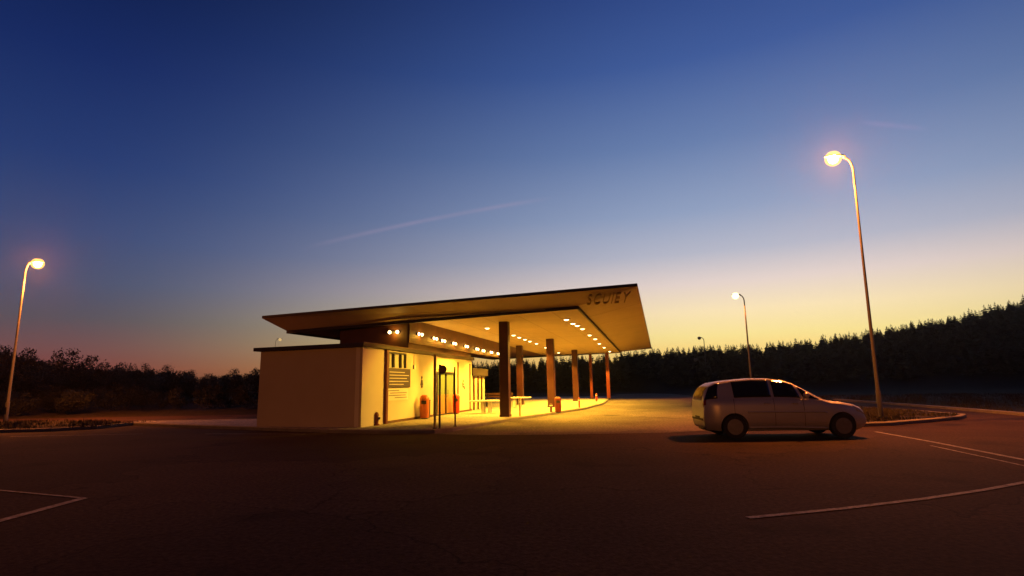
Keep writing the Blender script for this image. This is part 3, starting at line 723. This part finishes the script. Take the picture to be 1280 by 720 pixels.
# sign posts at the kerb
sp = thing('sign_post', 'dark post with a small round sign plate at the kerb tip', 'sign post', (-2.36,18.15,PZ))
g = MB(); g.tube([(0,0,0),(0,0,2.0)], .035, 10); g.build('pole', M['purple'], sp, smooth=True)
g = MB(); g.lathe([(.135,-.012),(.135,.012)], 24, (.09,-.05,1.84), 'y'); pl_ = g.build('sign_plate', M['purple'], sp, smooth=True)
g = MB(); g.lathe([(.10,-.016),(.10,-.014)], 24, (.09,-.05,1.84), 'y'); g.build('sign_face', M['tan'], pl_)
sp = thing('sign_post', 'taller pale post directly left of the round sign at the kerb tip', 'sign post', (-2.52,18.2,PZ))
g = MB(); g.tube([(0,0,0),(0,0,2.33)], .04, 10); g.build('pole', M['yellow'], sp, smooth=True)
g = MB(); g.lathe([(.07,0),(.07,.03)], 12); g.build('base_plate', M['dark'], sp)
sp = thing('sign_post', 'slim brown post standing alone at the kerb right of the round sign', 'sign post', (-1.95,18.95,PZ))
g = MB(); g.tube([(0,0,0),(-.02,0,1.95)], .026, 10); g.build('pole', M['brown'], sp, smooth=True)
g = MB(); g.lathe([(.06,0),(.06,.025)], 12); g.build('base_plate', M['dark'], sp)
# slim bollards
def bollard(x, y, h, r, m, lab):
    t = thing('bollard', lab, 'bollard', (x,y,PZ), 0, 'bollards along the pavement edge')
    g = MB(); g.lathe([(r,0),(r,h*.9),(r*.7,h*.98),(.005,h)], 12); g.build('post', M[m], t, smooth=True)
    g = MB(); g.lathe([(r+.012,h*.70),(r+.012,h*.80)], 12); g.build('band', M['white'], t)
bollard(.25,24.6,.80,.035,'yellow','slim pale bollard right of the nearest column')
bollard(3.72,32.6,.55,.05,'red','short reddish bollard at the pavement edge beyond the dark bin')
bollard(1.78,27.6,.42,.06,'brown','stubby brown bollard just left of the dark red bin')
bollard(6.3,43.6,.6,.07,'red','farthest reddish bollard near the slender columns')
# white picnic tables
def table(x, y, rz, lab):
    t = thing('picnic_table', lab, 'table', (x,y,PZ), rz, 'white picnic tables beyond the cream wall')
    g = MB(); g.box(-.8,.8,-.35,.35,.56,.62); g.build('table_top', M['white'], t, bevel=.01)
    for s in (-1,1):
        g = MB(); g.prism([(s*.16-.07,-.25),(s*.16+.07,-.25),(s*.16+.07,.25),(s*.16-.07,.25)], 0, .558); g.build('leg', M['white'], t, bevel=.01)
table(-1.32,27.6, R(-5), 'nearer white picnic table with two slab legs left of the nearest column')
table(.2,33.5, R(-5), 'farther white picnic table seen just right of the nearest column')
# bench in the distance on the pavement
def bench(x, y, rz, lab):
    t = thing('bench', lab, 'bench', (x,y,PZ), rz, 'benches under the canopy')
    g = MB(); 
    for k in range(3): g.box(-.9,.9,-.22+k*.15,-.1+k*.15,.42,.46)
    g.build('seat', M['brown'], t)
    g = MB(); g.box(-.9,.9,.24,.27,.55,.68); g.box(-.9,.9,.24,.27,.72,.85); g.build('backrest', M['brown'], t)
    for s in (-.75,.75):
        g = MB(); g.box(s-.04,s+.04,-.2,.2,0,.418); g.box(s-.03,s+.03,.2,.238,.3,.85); g.build('leg', M['dark'], t)
bench(-1.0,36.5, R(-14), 'brown slatted bench beyond the annex under the canopy')

# ------------------------------------------------------------------ street lamps
def street_lamp(x, y, h, arm, ang, lab, lens, power=0, rb=.085, lean=0, lens_r=.28, pole=True):
    t = thing('street_lamp', lab, 'street lamp', (x,y,0), ang, 'street lamps round the car park')
    g = MB(); pts = [(0,0,0),(0,0,1.0),(0,0,1.05),(lean*.5,0,h*.55),(lean,0,h-.5)]; rr = [rb,rb,rb*.8,rb*.6,rb*.45]
    g.tube(pts, rr, 14); g.build('pole', M['galv'], t, smooth=True)
    g = MB(); ap = []
    for k in range(9):
        f = k/8; ap.append((lean + arm*(1-math.cos(f*math.pi/2*.9)), 0, h-.5 + .5*math.sin(f*math.pi/2*.95)))
    g.tube(ap, [rb*.44]*9, 10); g.build('arm', M['galv'], t, smooth=True)
    ex, ez = ap[-1][0], ap[-1][2]
    g = MB(); n = 10
    prof = []
    for k in range(n+1):
        f = k/n; w = .14*math.sin(math.pi*min(1,f*.85+.12))**.6; prof.append((ex-.05+.75*f, w))
    vs = []; 
    for (px, w) in prof:
        for a in range(8):
            q = math.pi*a/7; vs.append((px, w*math.cos(q), ez + .02 + .11*math.sin(q)*(w/.14)))
    fs = [(i*8+a, i*8+a+1, (i+1)*8+a+1, (i+1)*8+a) for i in range(n) for a in range(7)] + [(i*8+7, i*8, (i+1)*8, (i+1)*8+7) for i in range(n)] + [tuple(range(8)), tuple(range(n*8,n*8+8))]
    g.add(vs, fs); hd = g.build('lamp_head', M['galv'], t, smooth=True)
    g = MB(); g.lathe([(.001,-lens_r)]+[(lens_r*math.sin(k*math.pi/10), -lens_r*math.cos(k*math.pi/10)) for k in range(1,9)], 20, (ex+.38,0,ez-.04)); g.build('lens', M[lens], hd, smooth='all')
    if lens == 'lampon':
        g = MB(); q = lens_r*.62; g.lathe([(.001,-q)]+[(q*math.sin(k*math.pi/8), -q*math.cos(k*math.pi/8)) for k in range(1,8)]+[(.001,q)], 18, (ex+.38,0,ez-.06)); g.build('bulb', M['bulbon'], hd, smooth='all')
    g = MB(); g.box(-.05,.05,-rb-.006,-rb+.01,.45,.8); g.build('access_door', M['dark'], t)
    if lens == 'lampon':
        l = bpy.data.lights.new('street_lamp_bulb_light', 'POINT'); l.energy = (22000 if x > 0 else 15000) if y > 0 else 4000; l.color = SOD; l.shadow_soft_size = .04
        lo = bpy.data.objects.new('street_lamp_bulb_light', l); col.objects.link(lo); lo.parent = t; lo.location = (ex+.38,0,ez-.06)
    if power:
        l = bpy.data.lights.new('street_lamp_light', 'SPOT'); l.energy = power; l.color = SOD; l.spot_size = R(128); l.spot_blend = .75; l.shadow_soft_size = .12
        lo = bpy.data.objects.new('street_lamp_light', l); col.objects.link(lo); lo.parent = t; lo.location = (ex+.38,0,ez-.46)
    return t
street_lamp(12.35,19.35, 9.4, .35, math.pi, 'tall lit street lamp on the island right of the car', 'lampon', 7000, rb=.075, lean=-.12)
street_lamp(-24.6,27.7, 7.95, .22, 0, 'lit street lamp at the far left edge beyond the left kerb', 'lampon', 9000, rb=.085)
street_lamp(18.9,45.2, 8.35, .35, math.pi, 'smaller lit street lamp in the distance behind the car', 'lampfar', 3000, rb=.10, lens_r=.27)
street_lamp(31.3,92, 8.6, .4, math.pi, 'unlit faint street lamp far away left of the car roof', 'lampoff', 0, rb=.12)
street_lamp(29.7,90, 5.0, .3, math.pi, 'faintest shorter street lamp far away, left of the unlit one', 'lampoff', 0, rb=.10)
street_lamp(-33.9,80, 8.5, .3, 0, 'tiny dim street lamp seen between the building roof and the canopy', 'lampdim', 0, rb=.05, lens_r=.22)

bl = street_lamp(-3.0,-24.0, 8.6, .35, 0, 'lit street lamp at the near edge of the car park behind the photographer', 'lampon', 0, rb=.09)
def add_fill(target, power, cone):  # unseen narrow spots, added to brighten the end wall and the car side
    l = bpy.data.lights.new('added_fill_spot', 'SPOT'); l.energy = power; l.color = (1.0,.27,.045); l.spot_size = R(cone); l.spot_blend = .9; l.shadow_soft_size = .15
    lo = bpy.data.objects.new('added_fill_spot', l); col.objects.link(lo); lo.parent = bl; lo.location = (.73,0,7.7)
    lo.rotation_euler = (Vector(target) - Vector((-2.27,-24,7.7))).to_track_quat('-Z','Y').to_euler()
add_fill((-8.0,20,1.0), 9500, 17)
add_fill((6.6,14.5,1.6), 5000, 13)
# ------------------------------------------------------------------ grass tufts on island and verge (stuff)
g = MB()
def inpoly(x, y, P):
    c = False
    for i in range(len(P)):
        (x1,y1),(x2,y2) = P[i-1],P[i]
        if (y1 > y) != (y2 > y) and x < (x2-x1)*(y-y1)/(y2-y1)+x1: c = not c
    return c
def blades(g, P, bb, n, zb, hmax):
    for i in range(n):
        x, y = random.uniform(bb[0],bb[1]), random.uniform(bb[2],bb[3])
        if not inpoly(x,y,P): continue
        if math.sin(x*1.7)*math.cos(y*1.3)+random.uniform(-.6,.9) < 0: continue
        for k in range(3):
            a = random.uniform(0,6.28); h = random.uniform(.3,1)*hmax; dx, dy = math.cos(a)*.012, math.sin(a)*.012; lx, ly = random.uniform(-.04,.04), random.uniform(-.04,.04)
            px, py = x+random.uniform(-.05,.05), y+random.uniform(-.05,.05)
            g.add([(px-dx,py-dy,zb),(px+dx,py+dy,zb),(px+lx,py+ly,zb+h)], [(0,1,2)])
blades(g, inset(ccw(isl), .22), (9,17,17,40), 16000, .105, .12)
blades(g, ccw(vg), (17.8,40,12,50), 16000, .03, .20)
blades(g, ccw([(-60,22.5),(-30,22),(-19.1,21.7),(-16.2,21.8),(-15.4,25),(-22,28),(-60,29)]), (-45,-15,21.5,28), 9000, .1, .15)
tag(g.build('grass', M['grass'], fixn=False), 'rough dry grass on the island and the verges', 'grass', kind='stuff')

# ------------------------------------------------------------------ the car
ROOF = [(-2.37,.62),(-2.36,.98),(-2.29,1.16),(-2.17,1.33),(-1.95,1.47),(-1.62,1.565),(-1.2,1.62),(-.6,1.665),(-.1,1.66),(.25,1.61),(.52,1.515),(.85,1.31),(1.22,1.06),(1.40,1.005),(1.75,.965),(2.05,.905),(2.22,.835),(2.31,.74),(2.35,.60)]
BOT = [(-2.37,.50),(-2.33,.34),(-2.2,.26),(-1.7,.22),(1.9,.22),(2.2,.24),(2.31,.30),(2.35,.38)]
def wfac(x):
    f = 1.0
    if x > 1.3: f = 1 - .20*((x-1.3)/1.05)**2.2
    if x < -1.5: f = 1 - .20*((-1.5-x)/.87)**2.2
    return f
def section(x):
    top = interp(ROOF, x); bot = interp(BOT, x); f = wfac(x)
    belt = min(1.06 - .02*(x > 0)*x, top - .05); rl = top - belt
    # side rail position: near full width when no greenhouse
    gh = min(1, max(0, rl-.02)/.45)
    pts = [(0,bot),(.78,bot),(.845,bot+.07*(top-bot)),(.885,bot+.30*(belt-bot)),(.895,bot+.58*(belt-bot)),(.885,bot+.80*(belt-bot)),(.855,belt-.02),
           (.835,belt),(.80-.06*gh, belt+rl*.35),(.79-.14*gh, belt+rl*.68),(.76-.17*gh, belt+rl*.88),(.68-.14*gh, belt+rl*.965),(.36,top-.006*gh-.003),(0,top)]
    return [(y*f, z) for y, z in pts]
NS = len(section(0))
def surf(x, s, side=-1, off=0):
    """point on the body skin: s in 0..NS-1"""
    sec = section(x); i = min(NS-2, int(s)); f = s-i
    y = sec[i][0]*(1-f)+sec[i+1][0]*f; z = sec[i][1]*(1-f)+sec[i+1][1]*f
    p = Vector((x, side*y, z))
    if off:
        e = .02
        a = surf(x+e, s, side) - surf(x-e, s, side) if -2.34 < x < 2.32 else Vector((.04,0,0))
        b = surf(x, min(NS-1.0001,s+.15), side) - surf(x, max(0,s-.15), side)
        n = a.cross(b)
        n = n.normalized() if n.length > 0 else Vector((0,0,1))
        if n.y*side < 0 or (abs(n.y) < .05 and n.z < 0): n = -n
        p += n*off
    return p
def patch(xa, xb, sa, sb, nx, ns, side, off, thick=.004, quadpts=None):
    """closed thin patch following the skin; xa.. may be functions of the other parameter"""
    g = MB(); fx = lambda v, t: v(t) if callable(v) else v
    for o in (off, off+thick):
        for j in range(ns+1):
            for i in range(nx+1):
                u, v = i/nx, j/ns
                x0, x1 = fx(xa, v), fx(xb, v); x = x0+(x1-x0)*u
                s0, s1 = fx(sa, x), fx(sb, x)
                g.v.append(tuple(surf(x, s0+(s1-s0)*v, side, o)))
    N = (nx+1)*(ns+1); w = nx+1
    for j in range(ns):
        for i in range(nx):
            q = (j*w+i, j*w+i+1, (j+1)*w+i+1, (j+1)*w+i); g.f.append(q[::-1]); g.f.append(tuple(k+N for k in q))
    edge = [i for i in range(w)] + [j*w+nx for j in range(1,ns+1)] + [ns*w+i for i in range(nx-1,-1,-1)] + [j*w for j in range(ns-1,0,-1)]
    for a, b in zip(edge, edge[1:]+edge[:1]): g.f.append((a,b,b+N,a+N))
    return g
car = thing('car', 'silver people carrier parked facing right beside the lit forecourt', 'car', (0,0,0))
g = MB(); sx = sorted(set([-2.37+4.72*i/110 for i in range(111)]))
for x in sx:
    sec = section(x); ring = [(x,-y,z) for y,z in sec] + [(x,y,z) for y,z in sec[-2:0:-1]]
    g.v += ring
m_ = len(ring); ns_ = len(sx)
g.f += [(i*m_+k, i*m_+(k+1)%m_, (i+1)*m_+(k+1)%m_, (i+1)*m_+k) for i in range(ns_-1) for k in range(m_)]
g.f += [tuple(range(m_)), tuple(range((ns_-1)*m_, ns_*m_))[::-1]]
body = g.build('body', M['silver'], car, smooth=True)
WX = [(-1.235,.335),(1.66,.335)]
cut = MB()
for wx, wr in WX:
    for s in (-1,1):
        cut.lathe([(wr+.045,-.17),(wr+.045,.17)], 40, (wx, s*.80, wr-.005), 'y')
co_ = cut.build('cutter', M['trim'])
bm_ = body.modifiers.new('arch', 'BOOLEAN'); bm_.object = co_; bm_.operation = 'DIFFERENCE'; bm_.solver = 'EXACT'
dg = bpy.context.evaluated_depsgraph_get(); nm = bpy.data.meshes.new_from_object(body.evaluated_get(dg)); body.modifiers.clear(); body.data = nm
bpy.data.objects.remove(co_)
for p in nm.polygons: p.use_smooth = True
try: nm.set_sharp_from_angle(angle=R(40))
except Exception: pass
for s in (-1,1):
    # side windows (s levels: 7 = belt, 11 = roof rail)
    patch(-1.18, -.17, 7.35, 10.25, 16, 6, s, .004).build('side_window', M['carglass'], car, smooth='all')
    patch(lambda v: -.09, lambda v: .62-.12*v, 7.35, 10.2, 14, 6, s, .004).build('side_window', M['carglass'], car, smooth='all')
    patch(lambda v: .70-.10*v, lambda v: 1.14-.42*v, 7.4, 9.9, 12, 6, s, .004).build('side_window', M['carglass'], car, smooth='all')
    patch(lambda v: -2.33+.34*v, lambda v: -1.66+.14*v, 7.3, 10.3, 10, 6, s, .004).build('side_window', M['carglass'], car, smooth='all')
    # seams, rub strip, handles, lamps
    for x in (-.13,.66,-1.21):
        patch(x-.005, x+.005, 2.2, 7.2, 1, 14, s, .0015, .002).build('door_seam', M['trim'], car)
    patch(-.86, 1.26, 4.0, 4.25, 30, 2, s, .003, .014).build('rub_strip', M['silver'], car, smooth='all')
    patch(-.86, 1.26, 1.6, 2.1, 20, 2, s, .003, .012).build('sill_trim', M['silver'], car, smooth='all')
    for x in (-.32, .46):
        patch(x-.09, x+.09, 5.35, 5.6, 4, 1, s, .012, .02).build('door_handle', M['silver'], car, smooth='all')
    patch(-2.36, lambda v: -2.24+.05*v, 5.2, 7.25, 5, 6, s, .004).build('tail_lamp', M['tail'], car, smooth='all')
    patch(lambda v: 1.98+.1*(1-v), 2.30, 5.0, 8.0, 8, 5, s, .004).build('headlamp', M['headlens'], car, smooth='all')
    # mirror
    g = MB(); base = surf(.72, 7.6, s)
    g.lathe([(.001,-.06),(.06,-.05),(.085,0),(.07,.05),(.001,.06)], 14, (base.x+.02, base.y+s*.13, base.z+.05), 'y')
    g.tube([tuple(base), (base.x+.02, base.y+s*.1, base.z+.03)], .025, 8)
    g.build('mirror', M['silver'], car, smooth=True)
# windscreen and tailgate glass (built both sides of the centre line)
def cross_patch(xa, xb, sa, off, name, m):
    g = MB(); nx, ny = 14, 16
    for o in (off, off+.004):
        for j in range(ny+1):
            v = -1+2*j/ny; sd = -1 if v < 0 else 1
            for i in range(nx+1):
                x = xa + (xb-xa)*i/nx; s = (NS-1.0001) - (NS-1-sa)*abs(v); p = surf(x, s, sd)
                g.v.append((p.x + o*(.6 if xa > 0 else -.8), p.y, p.z + o*.8))
    w = nx+1; N = w*(ny+1)
    for j in range(ny):
        for i in range(nx):
            q = (j*w+i, j*w+i+1, (j+1)*w+i+1, (j+1)*w+i); g.f.append(q[::-1]); g.f.append(tuple(k+N for k in q))
    return g.build(name, m, car, smooth='all')
cross_patch(.58, 1.17, 11.2, .006, 'windscreen', M['carglass'])
cross_patch(-2.33, -2.02, 11.2, .008, 'rear_window', M['carglass'])
# grille, plates, lower bumper, exhaust, underbody, rails
g = MB(); g.box(2.335,2.362,-.45,.45,.40,.53); g.build('grille', M['trim'], car)
g = MB(); g.box(-2.385,-2.372,-.26,.26,.56,.61); g.box(-2.40,-2.36,-.62,.62,.5,.56); g.build('bumper_trim', M['trim'], car)
g = MB(); g.box(2.363,2.372,-.26,.26,.40,.50); g.build('number_plate', M['white'], car)
g = MB(); g.tube([(-2.38,-.5,.27),(-1.9,-.5,.27)], .03, 10); g.build('exhaust_pipe', M['galv'], car)
g = MB(); g.box(-2.1,2.15,-.6,.6,.20,.34); g.build('underbody', M['trim'], car)
for wx, wr in WX:
    for s in (-1,1):
        cy = s*.79
        g = MB(); g.lathe([(.21,-.10),(wr-.02,-.10),(wr,-.075),(wr,.075),(wr-.02,.10),(.21,.10)], 36, (wx,cy,wr), 'y'); wh = g.build('wheel', M['tyre'], car, smooth=True)
        g = MB(); yo = cy + s*.085
        g.lathe([(.215,-.02),(.215,.012),(.195,.015),(.19,-.015)], 32, (wx,yo,wr), 'y')
        g.lathe([(.05,-.01),(.05,.016),(.03,.022),(.01,.022)], 16, (wx,yo,wr), 'y')
        for k in range(7):
            a = 2*math.pi*k/7; c_, s_ = math.cos(a), math.sin(a)
            P = [(.04,-.03),(.20,-.022),(.20,.022),(.04,.03)]
            vs = [(wx+p*c_-q*s_, yo+d, wr+p*s_+q*c_) for d in (-.008,.01) for p,q in P]
            g.add(vs, [(0,1,2,3),(7,6,5,4),(0,1,5,4),(1,2,6,5),(2,3,7,6),(3,0,4,7)])
        g.build('rim', M['rim'], wh, smooth=True)
        g = MB(); g.lathe([(.20,-.01),(.20,.0)], 24, (wx,cy+s*.04,wr), 'y'); g.build('brake_disc', M['dark'], wh)
for ch in [o for o in bpy.data.objects if o.parent == car or (o.parent and o.parent.parent == car)]:
    for v in ch.data.vertices:
        if v.co.x < -1.6: v.co.x = -1.6 + (v.co.x+1.6)*.56
yaw = R(-4.5)
car.rotation_euler = (0,0,yaw); CS = .89; car.scale = (CS,CS,CS)
# near rear corner at (4.6,14.35): centre = corner + rotation
cx, cy_ = 4.42 + math.cos(yaw)*2.37*.905 - math.sin(yaw)*.8, 14.32 + math.sin(yaw)*2.37*.905 + math.cos(yaw)*.8
car.location = (cx, cy_, .0)

# ------------------------------------------------------------------ thin haze volume, added to put halos round the lit lamps
HZ = True
if HZ:
    g = MB(); g.box(-140,240,-45,215,-1.2,36)
    hm = bpy.data.materials.new('lamp_halo_haze'); hm.use_nodes = True; hn = hm.node_tree.nodes; hn.clear()
    ho = hn.new('ShaderNodeOutputMaterial'); hv = hn.new('ShaderNodeVolumePrincipled')
    hv.inputs['Color'].default_value = (.9,.88,.86,1); hv.inputs['Density'].default_value = .00026; hv.inputs['Anisotropy'].default_value = .88
    hm.node_tree.links.new(hv.outputs[0], ho.inputs['Volume'])
    tag(g.build('haze', hm), 'thin added haze over the whole car park that gives the lit lamps a halo', 'haze', kind='stuff')
# ------------------------------------------------------------------ render settings
for o in list(bpy.data.objects):
    if '_w' in o: del o['_w']
scene.render.engine = 'CYCLES'
scene.cycles.use_denoising = True
scene.cycles.max_bounces = 6
scene.cycles.sample_clamp_indirect = 4
scene.view_settings.view_transform = 'Standard'; scene.view_settings.look = 'None'
scene.view_settings.exposure = 0; scene.view_settings.gamma = 1
